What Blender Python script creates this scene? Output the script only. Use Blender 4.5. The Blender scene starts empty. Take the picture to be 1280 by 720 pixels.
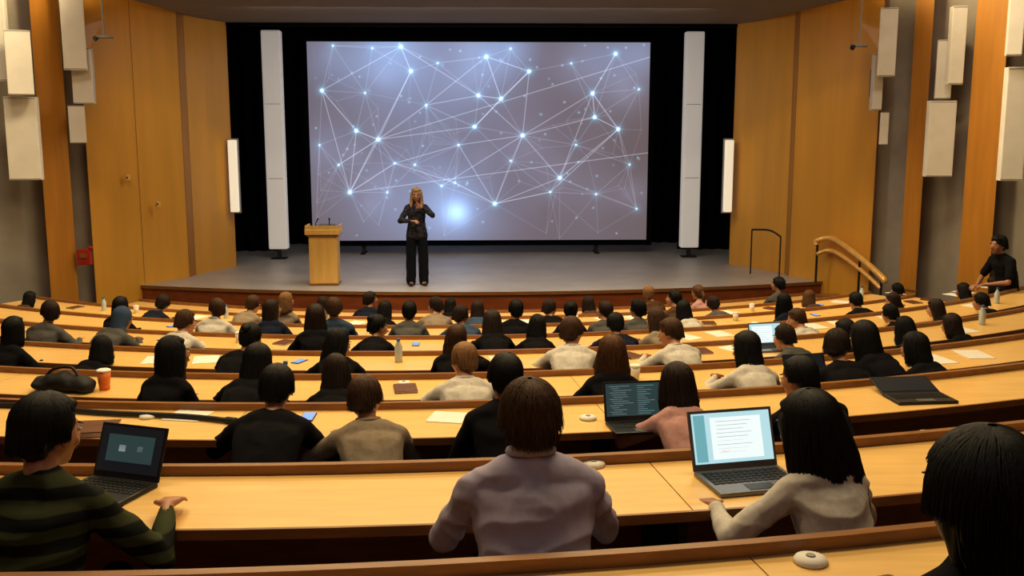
import bpy, bmesh, math, random
import numpy as np
from mathutils import Vector, Matrix, Euler, noise
random.seed(7)
PI=math.pi
SC=bpy.context.scene; COL=SC.collection
F=1244.0; CAMZ=3.8
# ---------------------------------------------------------------- camera
cd=bpy.data.cameras.new('camera'); cam=bpy.data.objects.new('camera',cd); COL.objects.link(cam)
cd.sensor_width=36; cd.lens=36*F/1280; cd.clip_start=.05; cd.clip_end=200
cam.location=(0,0,CAMZ); cam.rotation_euler=(math.radians(90-9.13),0,math.radians(-1.84))
SC.camera=cam
RM=cam.rotation_euler.to_matrix(); RI=RM.transposed(); CP=Vector((0,0,CAMZ))
def ray(px,py): return RM@Vector(((px-640)/F,-(py-360)/F,-1))
def at_y(px,py,Y):
    d=ray(px,py); return CP+d*(Y/d.y)
def at_z(px,py,z):
    d=ray(px,py); return CP+d*((z-CAMZ)/d.z)
def proj(p):
    v=RI@(Vector(p)-CP); return 640+F*v.x/-v.z, 360-F*v.y/-v.z
# ---------------------------------------------------------------- materials
def newmat(name):
    m=bpy.data.materials.new(name); m.use_nodes=True
    return m,m.node_tree.nodes,m.node_tree.links,m.node_tree.nodes['Principled BSDF']
def pm(name,col,rough=.6,var=.12,scale=8,stretch=(1,1,1),bump=.0,metal=0,coat=0,emit=None,es=0,spec=.5,bd=.01):
    m,n,l,b=newmat(name)
    b.inputs['Roughness'].default_value=rough; b.inputs['Metallic'].default_value=metal
    b.inputs['Coat Weight'].default_value=coat; b.inputs['Specular IOR Level'].default_value=spec
    tc=n.new('ShaderNodeTexCoord'); mp=n.new('ShaderNodeMapping'); mp.inputs['Scale'].default_value=stretch
    nz=n.new('ShaderNodeTexNoise'); nz.inputs['Scale'].default_value=scale; nz.inputs['Detail'].default_value=5
    l.new(tc.outputs['Object'],mp.inputs['Vector']); l.new(mp.outputs['Vector'],nz.inputs['Vector'])
    mx=n.new('ShaderNodeMix'); mx.data_type='RGBA'
    c0=[max(0,c*(1-var)) for c in col[:3]]+[1]; c1=[min(1,c*(1+var)) for c in col[:3]]+[1]
    mx.inputs[6].default_value=c0; mx.inputs[7].default_value=c1
    cr=n.new('ShaderNodeMapRange'); cr.inputs[1].default_value=.3; cr.inputs[2].default_value=.7
    l.new(nz.outputs['Fac'],cr.inputs[0]); l.new(cr.outputs[0],mx.inputs[0]); l.new(mx.outputs[2],b.inputs['Base Color'])
    if bump:
        bp=n.new('ShaderNodeBump'); bp.inputs['Strength'].default_value=bump; bp.inputs['Distance'].default_value=bd
        l.new(nz.outputs['Fac'],bp.inputs['Height']); l.new(bp.outputs[0],b.inputs['Normal'])
    if emit:
        b.inputs['Emission Color'].default_value=(*emit,1); b.inputs['Emission Strength'].default_value=es
    return m
def stripes(name,ca,cb,scale,axis='Z',rough=.8,thr=.5):
    m,n,l,b=newmat(name); b.inputs['Roughness'].default_value=rough; b.inputs['Specular IOR Level'].default_value=.2
    tc=n.new('ShaderNodeTexCoord'); w=n.new('ShaderNodeTexWave'); w.bands_direction=axis
    w.inputs['Scale'].default_value=scale; w.inputs['Distortion'].default_value=.9
    r=n.new('ShaderNodeValToRGB'); r.color_ramp.elements[0].position=thr-.1; r.color_ramp.elements[1].position=thr+.1
    r.color_ramp.elements[0].color=(*ca,1); r.color_ramp.elements[1].color=(*cb,1)
    l.new(tc.outputs['Object'],w.inputs['Vector']); l.new(w.outputs['Fac'],r.inputs[0]); l.new(r.outputs[0],b.inputs['Base Color'])
    return m
M={}
M['desk']=pm('desk_wood',(.85,.57,.215),.36,.07,3,(1,9,9),.02,coat=.15)
M['rail']=pm('rail_wood',(.30,.135,.042),.35,.2,4,(1,10,10),.03,coat=.2)
M['panel']=pm('front_panel_wood',(.28,.13,.04),.45,.2,4,(1,8,8))
M['dark']=pm('dark_metal',(.02,.02,.022),.5,.1)
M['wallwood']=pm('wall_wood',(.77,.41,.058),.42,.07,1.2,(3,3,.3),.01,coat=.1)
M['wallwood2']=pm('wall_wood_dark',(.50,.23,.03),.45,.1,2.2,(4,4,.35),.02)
M['seam']=pm('panel_groove',(.36,.17,.024),.6,.1)
M['concrete']=pm('grey_wall',(.34,.31,.27),.85,.1,2.5,(1,1,1),.08)
M['carpet']=pm('dark_carpet',(.013,.009,.008),.95,.3,30,(1,1,1),.2)
M['ceil']=pm('ceiling_grey',(.26,.22,.18),.8,.06,1)
M['ceildark']=pm('ceiling_dark',(.08,.07,.06),.9,.06,1)
M['stage']=pm('stage_floor_grey',(.48,.45,.42),.40,.10,1.6,(1,1,1),.02)
M['stagefront']=pm('stage_front_wood',(.30,.085,.025),.4,.2,3,(.4,5,5))
M['black']=pm('black_cloth',(.003,.003,.0035),.95,.2,6,(8,8,.3),.1,spec=.1)
M['white']=pm('white_panel',(.84,.82,.78),.6,.04,4)
M['colwhite_glow']=pm('column_white_added_glow',(.92,.91,.88),.5,.02,4,emit=(1,.97,.92),es=.16)  # faint emission added so the columns look brighter; they are no lamps
M['whiteseam']=pm('seam_grey',(.35,.34,.33),.7,.05)
M['sconce']=pm('sconce_glass',(.8,.8,.75),.4,.02,emit=(1,.88,.66),es=.45)
M['red']=pm('red_paint',(.45,.03,.015),.4,.1)
M['chair']=pm('chair_black',(.018,.017,.018),.7,.2,20)
M['lect']=pm('lectern_wood',(.86,.56,.18),.4,.07,3,(6,6,.6))
M['lapdark']=pm('laptop_dark',(.022,.022,.026),.4,.1)
M['lapgrey']=pm('laptop_grey',(.22,.22,.23),.35,.05,metal=.6)
M['key']=pm('laptop_keys',(.012,.012,.013),.6,.1)
M['paper']=pm('paper',(.80,.78,.74),.8,.03)
M['orange']=pm('orange_drink',(.75,.22,.05),.3,.1)
M['brownleather']=pm('brown_leather',(.14,.05,.022),.5,.2,12,bump=.1)
M['blueplastic']=pm('blue_plastic',(.08,.2,.5),.4,.1)
M['clear']=pm('bottle_plastic',(.55,.62,.66),.15,.05)
M['brass']=pm('polished_gold_rail',(.90,.55,.17),.28,.1,metal=.25)
def em(name,c,s):
    return pm(name,(.02,.02,.02),.4,.02,emit=c,es=s)
M['e_white']=em('display_white',(.80,.88,.86),.9)
M['e_teal']=em('display_teal',(.20,.46,.50),.8)
M['e_light']=em('display_panel',(.50,.72,.76),.85)
M['e_dark']=em('display_dark',(.03,.06,.06),.9)
M['e_dim']=em('display_dim',(.006,.008,.012),.9)
M['e_line']=em('display_text',(.30,.34,.36),.8)
M['e_red']=em('display_red',(.75,.2,.12),.9)
M['e_blue']=em('display_blue',(.25,.45,.8),.9)
SK=[pm('skin_a',(.50,.26,.16),.5,.06,20),pm('skin_b',(.38,.19,.11),.5,.06,20),pm('skin_c',(.20,.09,.05),.5,.06,20)]
M['eyew']=pm('eye_white',(.7,.68,.65),.2,.02); M['iris']=pm('iris',(.03,.02,.015),.2,.1); M['lip']=pm('lips',(.38,.12,.09),.5,.05)
def hairmat(n,c): return pm('hair_'+n,c,.55,.45,30,(5,5,.5),.12,spec=.3)
HC={'K':hairmat('black',(.009,.007,.006)),'D':hairmat('dark_brown',(.032,.017,.010)),'M':hairmat('medium_brown',(.080,.038,.017)),'B':hairmat('brown',(.13,.06,.024)),
    'L':hairmat('light_brown',(.26,.14,.06)),'Y':hairmat('blond',(.46,.30,.16))}
HN={'K':'black','D':'dark brown','M':'brown','B':'brown','L':'light brown','Y':'blond'}
def cl(n,c,v=.1): return pm('cloth_'+n,c,.92,v,40,(1,1,1),.12,spec=.15)
SH={'k':cl('black',(.011,.010,.012)),'n':cl('navy',(.018,.023,.045)),'g':cl('grey',(.12,.115,.11)),'w':cl('white',(.60,.57,.53)),
    'p':cl('pink',(.52,.31,.29)),'e':cl('beige',(.30,.245,.185)),'b':cl('blue',(.06,.095,.16)),'o':cl('brown',(.11,.06,.035)),
    'l':cl('lilac_grey',(.52,.48,.62),.05),'s':stripes('cloth_green_stripes',(.008,.009,.007),(.055,.062,.022),4.4,'Z'),
    'j':pm('cloth_patterned_black',(.045,.042,.05),.85,.95,28,(1,1,1),.2,spec=.2)}
SN={'k':'black top','n':'navy top','g':'grey top','w':'white shirt','p':'pink top','e':'beige top','b':'blue top','o':'brown top','l':'lilac grey shirt','s':'green striped jumper'}
M['trous']=cl('trousers',(.012,.013,.018)); M['shoe']=pm('shoe_leather',(.012,.011,.011),.4,.1)
# ---------------------------------------------------------------- helpers
def obj(name,data,mat=None,parent=None,smooth=False,world=True):
    if isinstance(data,bmesh.types.BMesh):
        if parent is not None and world:
            bmesh.ops.transform(data,matrix=(Matrix.Translation(parent.location)@parent.rotation_euler.to_matrix().to_4x4()).inverted(),verts=data.verts)
        bmesh.ops.recalc_face_normals(data,faces=data.faces)
        me=bpy.data.meshes.new(name); data.to_mesh(me); data.free()
    else: me=data
    if mat is not None:
        for m in (mat if isinstance(mat,(list,tuple)) else [mat]): me.materials.append(m)
    if smooth:
        for p in me.polygons: p.use_smooth=True
    o=bpy.data.objects.new(name,me); COL.objects.link(o)
    if parent is not None: o.parent=parent
    return o
def thing(name,label,cat,loc=(0,0,0),rz=0,group=None):
    o=bpy.data.objects.new(name,None); COL.objects.link(o); o.empty_display_size=.1
    o.location=loc; o.rotation_euler=(0,0,rz); o['label']=label; o['category']=cat
    if group:o['group']=group
    return o
def struct(name,bm,m,smooth=False):
    o=obj(name,bm,m,None,smooth); o['kind']='structure'; return o
def box(bm,c,s,rz=0,bev=0,mi=0,M4=None,seg=2):
    r=bmesh.ops.create_cube(bm,size=1); vs=r['verts']
    mt=Matrix.Translation(c)@Matrix.Rotation(rz,4,'Z')@Matrix.Diagonal((*s,1))
    if M4 is not None: mt=M4@mt
    bmesh.ops.transform(bm,matrix=mt,verts=vs)
    fs=set(f for v in vs for f in v.link_faces)
    for f in fs: f.material_index=mi
    if bev:
        es=set(e for v in vs for e in v.link_edges)
        rr=bmesh.ops.bevel(bm,geom=list(es),offset=bev,segments=seg,affect='EDGES',profile=.6)
        for f in rr['faces']: f.material_index=mi
def tube(bm,pts,r,n=8,cap=True,closed=False):
    pts=[Vector(p) for p in pts]; rings=[]; N=len(pts)
    rs=r if isinstance(r,(list,tuple)) else [r]*N
    for i,p in enumerate(pts):
        d=(pts[(i+1)%N]-pts[i-1]).normalized() if closed else (pts[min(i+1,N-1)]-pts[max(i-1,0)]).normalized()
        a=d.cross(Vector((0,0,1)))
        if a.length<.01:a=d.cross(Vector((1,0,0)))
        a.normalize(); b=d.cross(a)
        rings.append([bm.verts.new(p+(a*math.cos(2*PI*k/n)+b*math.sin(2*PI*k/n))*rs[i]) for k in range(n)])
    if closed: rings.append(rings[0])
    for i in range(len(rings)-1):
        for k in range(n): bm.faces.new((rings[i][k],rings[i][(k+1)%n],rings[i+1][(k+1)%n],rings[i+1][k]))
    if cap and not closed: bm.faces.new(rings[0]); bm.faces.new(rings[-1][::-1])
def lathe(bm,c,prof,n=20):
    rings=[[bm.verts.new((c[0]+r*math.cos(2*PI*k/n),c[1]+r*math.sin(2*PI*k/n),c[2]+z)) for k in range(n)] for r,z in prof]
    for i in range(len(rings)-1):
        for k in range(n): bm.faces.new((rings[i][k],rings[i][(k+1)%n],rings[i+1][(k+1)%n],rings[i+1][k]))
    bm.faces.new(rings[0]); bm.faces.new(rings[-1][::-1])
def B(): return bmesh.new()
def bez(ps,n=10):
    ps=[Vector(p) for p in ps]; out=[]
    for i in range(len(ps)-1):
        a=ps[max(i-1,0)];b=ps[i];c=ps[i+1];d=ps[min(i+2,len(ps)-1)]
        for j in range(n):
            t=j/n; out.append(.5*((2*b)+(c-a)*t+(2*a-5*b+4*c-d)*t*t+(3*b-a-3*c+d)*t**3))
    out.append(ps[-1]); return out
# ---------------------------------------------------------------- rows
RR=12.0
ROWS={}
RIM=.78; DESK=.735
for k,D,dl in (('A',2.5,1.145),('B',3.8,1.30),('C',5.45,1.515),('D',6.81,1.69),('E',8.5,1.91),('F',10.2,2.13),('G',11.85,2.346),('H',13.5,2.56),('I',15.1,2.77)):
    i='ABCDEFGHI'.index(k)
    ROWS[k]=(D,(-1.0+.09*i) if i else -1.15,CAMZ-dl-RIM)
ORD=['first','second','third','fourth','fifth','sixth','seventh','eighth','ninth','tenth','eleventh','twelfth','thirteenth','fourteenth','fifteenth','sixteenth','seventeenth','eighteenth','nineteenth','twentieth','twenty-first','twenty-second']
FROMSTAGE={k:ORD['IHGFEDCBA'.index(k)] for k in 'ABCDEFGHI'}
def rp(row,t,off=0,z=0):
    D,xc,fz=ROWS[row]; r=RR-off
    return Vector((xc+r*math.sin(t),D+RR-r*math.cos(t),fz+z))
def find_t(row,px,off,z):
    lo,hi=-.85,.85
    for _ in range(40):
        m=(lo+hi)/2
        if proj(rp(row,m,off,z))[0]<px: lo=m
        else: hi=m
    return (lo+hi)/2
def arcbox(bm,row,t0,t1,o0,o1,z0,z1,n=None):
    n=n or max(2,int(abs(t1-t0)*RR/.3)); prev=None
    for i in range(n+1):
        t=t0+(t1-t0)*i/n
        q=[bm.verts.new(rp(row,t,o,z)) for o,z in ((o0,z0),(o1,z0),(o1,z1),(o0,z1))]
        if prev:
            for k in range(4): bm.faces.new((prev[k],prev[(k+1)%4],q[(k+1)%4],q[k]))
        else: bm.faces.new(q)
        prev=q
    bm.faces.new(prev[::-1])
bm=B()
def fline(row,off,z):
    pts=[rp(row,-.8+1.6*i/60,off,z) for i in range(61)]
    a=pts[0].copy(); a.x=-12; b=pts[-1].copy(); b.x=12
    return [a]+pts+[b]
def strip(l0,l1):
    v0=[bm.verts.new(p) for p in l0]; v1=[bm.verts.new(p) for p in l1]
    for i in range(len(v0)-1): bm.faces.new((v0[i],v0[i+1],v1[i+1],v1[i]))
names='ABCDEFGHI'
for i,k in enumerate(names):
    fz=ROWS[k][2]
    front=fline(k,.06,0)
    if i==0:
        back=[Vector((p.x,-4,fz)) for p in front]
    else:
        back=fline(names[i-1],.06,0); back=[Vector((p.x,p.y,fz)) for p in back]
        top=fline(names[i-1],.06,0); strip(top,back)
    strip(back,front); last=front
fz=ROWS['I'][2]
strip(last,[Vector((p.x,26,fz)) for p in last])
struct('floor',bm,M['carpet'])
FL0=fz
def xlim(k): 
    return (-6.9 if k not in 'I' else -5.6),(7.6 if k in 'ABCDEF' else (6.2 if k in 'GH' else 5.5))
for k in names:
    D,xc,fz=ROWS[k]; xl,xr=xlim(k)
    t0=math.asin((xl-xc)/RR); t1=math.asin((xr-xc)/RR)
    pos={'A':'nearest the camera, behind everyone else','I':'closest to the stage'}.get(k,FROMSTAGE[k]+' desk row counting from stage')
    T=thing('lecture_desk','long curved light wood lecture desk, brown rail, '+pos,'desk',rp(k,0,0,0),0,'curved lecture desk rows')
    b=B(); n=int((t1-t0)*RR/1.9); 
    for j in range(n):
        a=t0+(t1-t0)*j/n; c=t0+(t1-t0)*(j+1)/n
        arcbox(b,k,a+.0002,c-.0002,-.56,-.035,DESK-.03,DESK,6)
    obj('desktop',b,M['desk'],T)
    b=B(); arcbox(b,k,t0,t1,-.035,.0,DESK-.06,DESK+.04); obj('rear_rail',b,M['rail'],T)
    b=B(); arcbox(b,k,t0,t1,-.575,-.56,DESK-.035,DESK+.002); obj('front_edging',b,M['rail'],T)
    b=B(); arcbox(b,k,t0,t1,.0,.03,.10,RIM-.05); obj('modesty_panel',b,M['panel'],T)
    for j in range(0,n+1,2):
        t=t0+.004+(t1-t0-.008)*j/n
        b=B(); arcbox(b,k,t-.0015,t+.0015,-.46,-.01,0,DESK-.06,1); obj('support',b,M['dark'],T)
# ---------------------------------------------------------------- walls
def segs_from(lst,tail):
    out=[]; px0=None
    for (pa,da,pb,db,mi) in lst:
        A=at_y(pa,250,da); C=at_y(pb,250,db)
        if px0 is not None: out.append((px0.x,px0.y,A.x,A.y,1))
        out.append((A.x,A.y,C.x,C.y,mi)); px0=C
    lx,ly=px0.x,px0.y
    for (x,y) in tail: out.append((lx,ly,x,y,2)); lx,ly=x,y
    return out
LS=segs_from([(292,20.4,240,19.2,0),(232,18.9,112,17.2,0),(112,17.5,90,17.2,2),(90,16.8,55,16.4,1),(55,16.8,-10,16.2,2)],[(-8.9,12),(-9.6,-4.2)])
RS=segs_from([(914,20.4,985,19.0,0),(990,18.7,1092,17.2,0),(1094,17.4,1130,16.9,2),(1130,16.4,1152,16.2,1),(1152,16.6,1204,16.0,2),(1204,15.5,1244,15.1,1),(1244,15.5,1290,15.0,2)],[(9.1,12),(9.8,-4.2)])
def wstruct(nm,S,sd):
    b=B()
    for (x0,y0,x1,y1,mi) in S:
        vs=[b.verts.new(p) for p in ((x0,y0,-.1),(x1,y1,-.1),(x1,y1,8.2),(x0,y0,8.2))]
        f=b.faces.new(vs); f.material_index=mi
        L=math.hypot(x1-x0,y1-y0)
        if mi==0:
            nn=Vector((-(y1-y0),x1-x0,0)).normalized()
            if nn.x*sd>0: nn=-nn
            k=max(1,round(L/1.3)); ux,uy=(x1-x0)/L,(y1-y0)/L
            for j in range(k+1):
                s=L*j/k; cx,cy=x0+ux*s+nn.x*.004,y0+uy*s+nn.y*.004
                vs=[b.verts.new(p) for p in ((cx-ux*.005,cy-uy*.005,0),(cx+ux*.005,cy+uy*.005,0),(cx+ux*.005,cy+uy*.005,8.1),(cx-ux*.005,cy-uy*.005,8.1))]
                b.faces.new(vs).material_index=3
    o=obj(nm,b,[M['wallwood'],M['wallwood2'],M['concrete'],M['seam']]); o['kind']='structure'
wstruct('wall_left',LS,-1); wstruct('wall_right',RS,1)
b=B(); box(b,(0,25.2,4),(20,.1,8.6)); struct('wall_back',b,M['black'])
b=B(); box(b,(0,-4.2,4.5),(20,.1,9.2)); struct('wall_rear',b,M['wallwood2'])
b=B(); box(b,(0,10.5,8.25),(21,30,.1)); struct('ceiling',b,M['ceildark'])
b=B(); pts=[]
def sp(x,y): pts.append((x,y))
sp(-5.2,20.5); 
for i in range(9):
    a=PI+PI/2*i/8; sp(-4.6+1.1*math.cos(a),16.6+2.2*math.sin(a))
for i in range(9):
    a=-PI/2+PI/2*i/8; sp(4.9+1.1*math.cos(a),16.6+2.2*math.sin(a))
sp(5.3,20.5)
lo=[b.verts.new((x,y,5.86)) for x,y in pts]; hi=[b.verts.new((x,y,6.5)) for x,y in pts]
b.faces.new(lo); b.faces.new(hi[::-1])
for i in range(len(pts)): j=(i+1)%len(pts); b.faces.new((lo[i],lo[j],hi[j],hi[i]))
struct('trim_1',b,M['ceil'])
b=B(); box(b,(0,20.45,7.0),(10.6,.12,2.4)); struct('trim_2',b,M['black'])
# stage
b=B(); N=40
def sf(x): return 17.0+20-math.sqrt(400-x*x)
fr=[(-7.2+14.4*i/N) for i in range(N+1)]
tv=[b.verts.new((x,sf(x),1.0)) for x in fr]; tb=[b.verts.new((x,25.1,1.0)) for x in fr]
lv=[b.verts.new((x,sf(x),.94)) for x in fr]; bv=[b.verts.new((x,sf(x)+.03,FL0)) for x in fr]; l2=[b.verts.new((x,sf(x)+.03,.94)) for x in fr]
for i in range(N):
    f=b.faces.new((tv[i],tv[i+1],tb[i+1],tb[i])); f.material_index=0
    f=b.faces.new((tv[i],tv[i+1],lv[i+1],lv[i])); f.material_index=2
    f=b.faces.new((lv[i],lv[i+1],l2[i+1],l2[i])); f.material_index=2
    f=b.faces.new((l2[i],l2[i+1],bv[i+1],bv[i])); f.material_index=1
o=obj('stage',b,[M['stage'],M['stagefront'],M['rail']]); o['kind']='structure'
def curtain(label,p0,p1,z0,z1,amp=.07,wl=.3):
    p0=Vector((*p0,0));p1=Vector((*p1,0)); d=(p1-p0); L=d.length; d.normalize(); nn=Vector((-d.y,d.x,0))
    T=thing('stage_curtain',label,'curtain',(p0.x,p0.y,z0)); b=B(); n=int(L/.05); a=[];c=[]
    for i in range(n+1):
        s=L*i/n; off=amp*math.sin(2*PI*s/wl)+.02*math.sin(s*9)
        q=p0+d*s+nn*off; a.append(b.verts.new((q.x,q.y,z0)));c.append(b.verts.new((q.x,q.y,z1)))
    for i in range(n): b.faces.new((a[i],a[i+1],c[i+1],c[i]))
    obj('drape',b,M['black'],T,True)
    b=B(); box(b,((p0.x+p1.x)/2,(p0.y+p1.y)/2,z1+.02),(L,.06,.06),math.atan2(d.y,d.x)); obj('curtain_track',b,M['dark'],T)
curtain('tall black curtain hanging behind the projection screen',(-6.9,24.4),(6.9,24.4),1.0,6.6)
curtain('black side curtain left of the screen, behind left white column',(-6.4,23.0),(-4.6,23.0),1.0,6.6)
curtain('black side curtain right of the screen, behind right white column',(4.6,23.0),(6.4,23.0),1.0,6.6)
# ---------------------------------------------------------------- projection screen
SD=22.4
p00=at_y(391,301,SD); p11=at_y(813,53,SD)
sx0,sx1=p00.x,p11.x; sz0,sz1=p00.z,p11.z
T=thing('projection_screen','large projection screen showing glowing network of dots and lines behind the speaker','screen',((sx0+sx1)/2,SD,1.0))
NX,NZ=760,448
gx=np.linspace(390,813,NX); gz=np.linspace(302,52,NZ)
PX,PY=np.meshgrid(gx,gz)
def gl(cx,cy,s): return np.exp(-((PX-cx)**2+(PY-cy)**2)/(2*s*s))
base=np.zeros((NZ,NX,3))
for c in range(3):
    edge=(.128,.098,.100)[c]; mid=(.160,.142,.182)[c]
    w=np.clip(gl(570,180,130),0,1); base[...,c]=edge*(1-w)+mid*w
rng=np.random.RandomState(3)
for _ in range(90):
    cx,cy=rng.uniform(390,813),rng.uniform(52,302); s=rng.uniform(7,30); k=rng.uniform(-.014,.036)
    base+=(gl(cx,cy,s)*k)[...,None]*np.array((.65,.75,1.15))
for cx,cy,s,k in ((572,266,10,.5),(568,263,28,.22),(545,245,55,.08),(490,66,28,.20),(520,60,40,.10),(610,68,30,.18),(425,75,30,.13),(750,66,32,.10),(800,66,22,.10),(470,275,40,.05),(520,120,50,.07),(645,62,20,.12),(408,180,30,.05),(590,110,30,.05)):
    base+=(gl(cx,cy,s)*k)[...,None]*np.array((.38,.68,1.2))
nodes=[(422,57),(505,58),(407,112),(448,162),(475,173),(495,203),(438,240),(517,88),(535,130),(600,118),(628,122),(595,157),(570,228),(620,255),(655,168),(663,88),(610,70),(640,60),(690,240),(702,222),(742,115),(745,145),(775,160),(770,66),(715,78),(575,180),(550,78),(553,232),(748,243),(790,205),(800,262),(425,205),(460,115),(402,180),(470,60),(800,110),(722,180),(520,205),(640,200),(485,240)]
bright={(448,162),(475,173),(438,240),(600,118),(628,122),(595,157),(620,255),(655,168),(742,115),(775,160),(702,222),(745,145),(663,88),(610,70),(505,58),(517,88),(407,112),(770,66)}
segs=set()
for i,a in enumerate(nodes):
    d=sorted(range(len(nodes)),key=lambda j:(nodes[j][0]-a[0])**2+(nodes[j][1]-a[1])**2)
    for j in d[1:5]: segs.add((min(i,j),max(i,j)))
big=[((438,240),(517,88)),((438,240),(475,173)),((438,240),(448,162)),((438,240),(495,203)),((438,240),(407,112)),((620,255),(655,168)),((620,255),(570,228)),((620,255),(690,240)),((620,255),(702,222)),((620,255),(575,180)),((655,168),(742,115)),((655,168),(600,118)),((655,168),(745,145)),((655,168),(663,88)),((655,168),(702,222)),((742,115),(775,160)),((742,115),(702,222)),((742,115),(745,145)),((745,145),(775,160)),((475,173),(595,157)),((475,173),(517,88)),((475,173),(535,130)),((448,162),(407,112)),((448,162),(475,173)),((407,112),(505,58)),((535,130),(610,70)),((535,130),(600,118)),((595,157),(628,122)),((595,157),(663,88)),((702,222),(775,160)),((663,88),(628,122)),((505,58),(600,118)),((505,58),(517,88)),((610,70),(628,122)),((610,70),(663,88)),((600,118),(628,122)),((495,203),(570,228)),((553,232),(655,168)),((575,180),(655,168)),((425,205),(475,173)),((575,180),(495,203)),((690,240),(775,160)),((438,240),(813,190)),((475,173),(813,70)),((770,66),(742,115))]
lines=[(nodes[a],nodes[b_],.10) for a,b_ in segs]+[(a,b_,.25) for a,b_ in big]
for _ in range(46):
    a=(rng.uniform(390,813),rng.uniform(52,302)); j=sorted(range(len(nodes)),key=lambda j:(nodes[j][0]-a[0])**2+(nodes[j][1]-a[1])**2)
    for q in j[:3]: lines.append((a,nodes[q],.06))
for (a,b_,k) in lines:
    ax,ay=a;bx_,by=b_; vx,vy=bx_-ax,by-ay; L2=vx*vx+vy*vy+1e-6
    t=np.clip(((PX-ax)*vx+(PY-ay)*vy)/L2,0,1)
    d=np.sqrt((PX-ax-t*vx)**2+(PY-ay-t*vy)**2)
    base+=(np.clip(1.0-d/.68,0,1)*k)[...,None]*np.array((.85,.92,1.1))
for i,(x,y) in enumerate(nodes):
    br=(x,y) in bright; s=1.45 if br else 1.0
    base+=(gl(x,y,s)*(1.0 if br else .55))[...,None]*np.array((.6,1.0,1.1))+(gl(x,y,4.2)*(.16 if br else .08))[...,None]*np.array((.15,.7,1.1))
for _ in range(100):
    x,y=rng.uniform(392,811),rng.uniform(54,300); base+=(gl(x,y,.9)*rng.uniform(.08,.3))[...,None]*np.array((.4,.9,1.1))
base=np.clip(base,0,1.0)
X=(sx0+(sx1-sx0)*(PX-390)/423)-T.location.x; Z=(sz0+(sz1-sz0)*(302-PY)/250)-T.location.z
co=np.stack([X,np.zeros_like(X),Z],-1).reshape(-1,3)
idx=np.arange(NX*NZ).reshape(NZ,NX)
fa=np.stack([idx[:-1,:-1],idx[:-1,1:],idx[1:,1:],idx[1:,:-1]],-1).reshape(-1,4)
me=bpy.data.meshes.new('screen_surface'); me.from_pydata(co.tolist(),[],fa.tolist())
ca=me.color_attributes.new('network','FLOAT_COLOR','POINT')
rgba=np.concatenate([base.reshape(-1,3),np.ones((NX*NZ,1))],1).astype(np.float32)
ca.data.foreach_set('color',rgba.ravel())
m,n_,l_,bs=newmat('projected_network'); at=n_.new('ShaderNodeAttribute'); at.attribute_name='network'
bs.inputs['Base Color'].default_value=(.03,.03,.03,1); bs.inputs['Roughness'].default_value=.95; bs.inputs['Specular IOR Level'].default_value=0
l_.new(at.outputs['Color'],bs.inputs['Emission Color']); bs.inputs['Emission Strength'].default_value=1.2
obj('screen_surface',me,m,T)
b=B()
cx,cz=(sx0+sx1)/2,(sz0+sz1)/2; w,h=sx1-sx0,sz1-sz0
for (c,s) in (((cx,SD+.02,sz0-.06),(w+.24,.05,.12)),((cx,SD+.02,sz1+.06),(w+.24,.05,.12)),((sx0-.06,SD+.02,cz),(.12,.05,h)),((sx1+.06,SD+.02,cz),(.12,.05,h))): box(b,c,s)
obj('screen_border',b,M['black'],T)
for s in (-1,1):
    b=B(); box(b,(cx+s*w*.35,SD+.1,(1.0+sz0)/2-.02),(.08,.08,sz0-1.0+.04)); box(b,(cx+s*w*.35,SD+.1,1.01),(.1,.6,.02)); obj('stand_leg',b,M['dark'],T)
# ---------------------------------------------------------------- white columns, sconces, boxes
for nm,pa,pb in (('left',332,356),('right',853,876)):
    D=21.6; A=at_y(pa,175,D); C=at_y(pb,175,D); x=(A.x+C.x)/2; r=(C.x-A.x)/2
    z0=at_y(345,311,D).z; z1=at_y(345,38,D).z
    T=thing('column_loudspeaker','tall slim off-white column standing %s of the projection screen'%nm,'column',(x,D,1.0),0,'white columns beside the screen')
    b=B(); box(b,(x,D,(z0+z1)/2),(2*r,.24,z1-z0),0,.04,seg=4)
    obj('column_shell',b,M['colwhite_glow'],T)
    for q in (.33,.67):
        b=B(); box(b,(x,D-.121,z0+(z1-z0)*q),(2*r-.09,.004,.010)); obj('panel_joint',b,M['whiteseam'],T)
    b=B(); box(b,(x,D,1.01),(2*r*.8,.26,.02)); box(b,(x,D,(1.02+z0)/2),(.08,.08,z0-1.02+.02)); obj('stand_base',b,M['dark'],T)
def light(kind,name,loc,energy,color,target=None,size=1,size_y=None,spot=None,blend=.8):
    ld=bpy.data.lights.new(name,kind); ld.energy=energy; ld.color=color
    if kind=='AREA':
        ld.size=size
        if size_y: ld.shape='RECTANGLE'; ld.size_y=size_y
    if kind=='SPOT': ld.spot_size=spot or 1; ld.spot_blend=blend; ld.shadow_soft_size=size
    o=bpy.data.objects.new(name,ld); COL.objects.link(o); o.location=loc
    if target is not None: o.rotation_euler=(Vector(target)-Vector(loc)).to_track_quat('-Z','Y').to_euler()
    return o
for nm,pa,D in (('left',294,20.1),('right',909,20.1)):
    q0=at_y(pa,265,D); q1=at_y(pa,175,D)
    T=thing('wall_sconce','lit tall narrow wall light at %s edge of the stage opening'%nm,'wall light',(q0.x,D,q0.z),0,'lit wall lights beside the stage')
    b=B(); box(b,(q0.x,D,(q0.z+q1.z)/2),(.17,.1,q1.z-q0.z),0,.02); obj('diffuser',b,M['sconce'],T)
    b=B(); box(b,(q0.x,D+.08,(q0.z+q1.z)/2),(.21,.06,q1.z-q0.z+.06),0,.01); obj('back_plate',b,M['whiteseam'],T)
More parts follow.
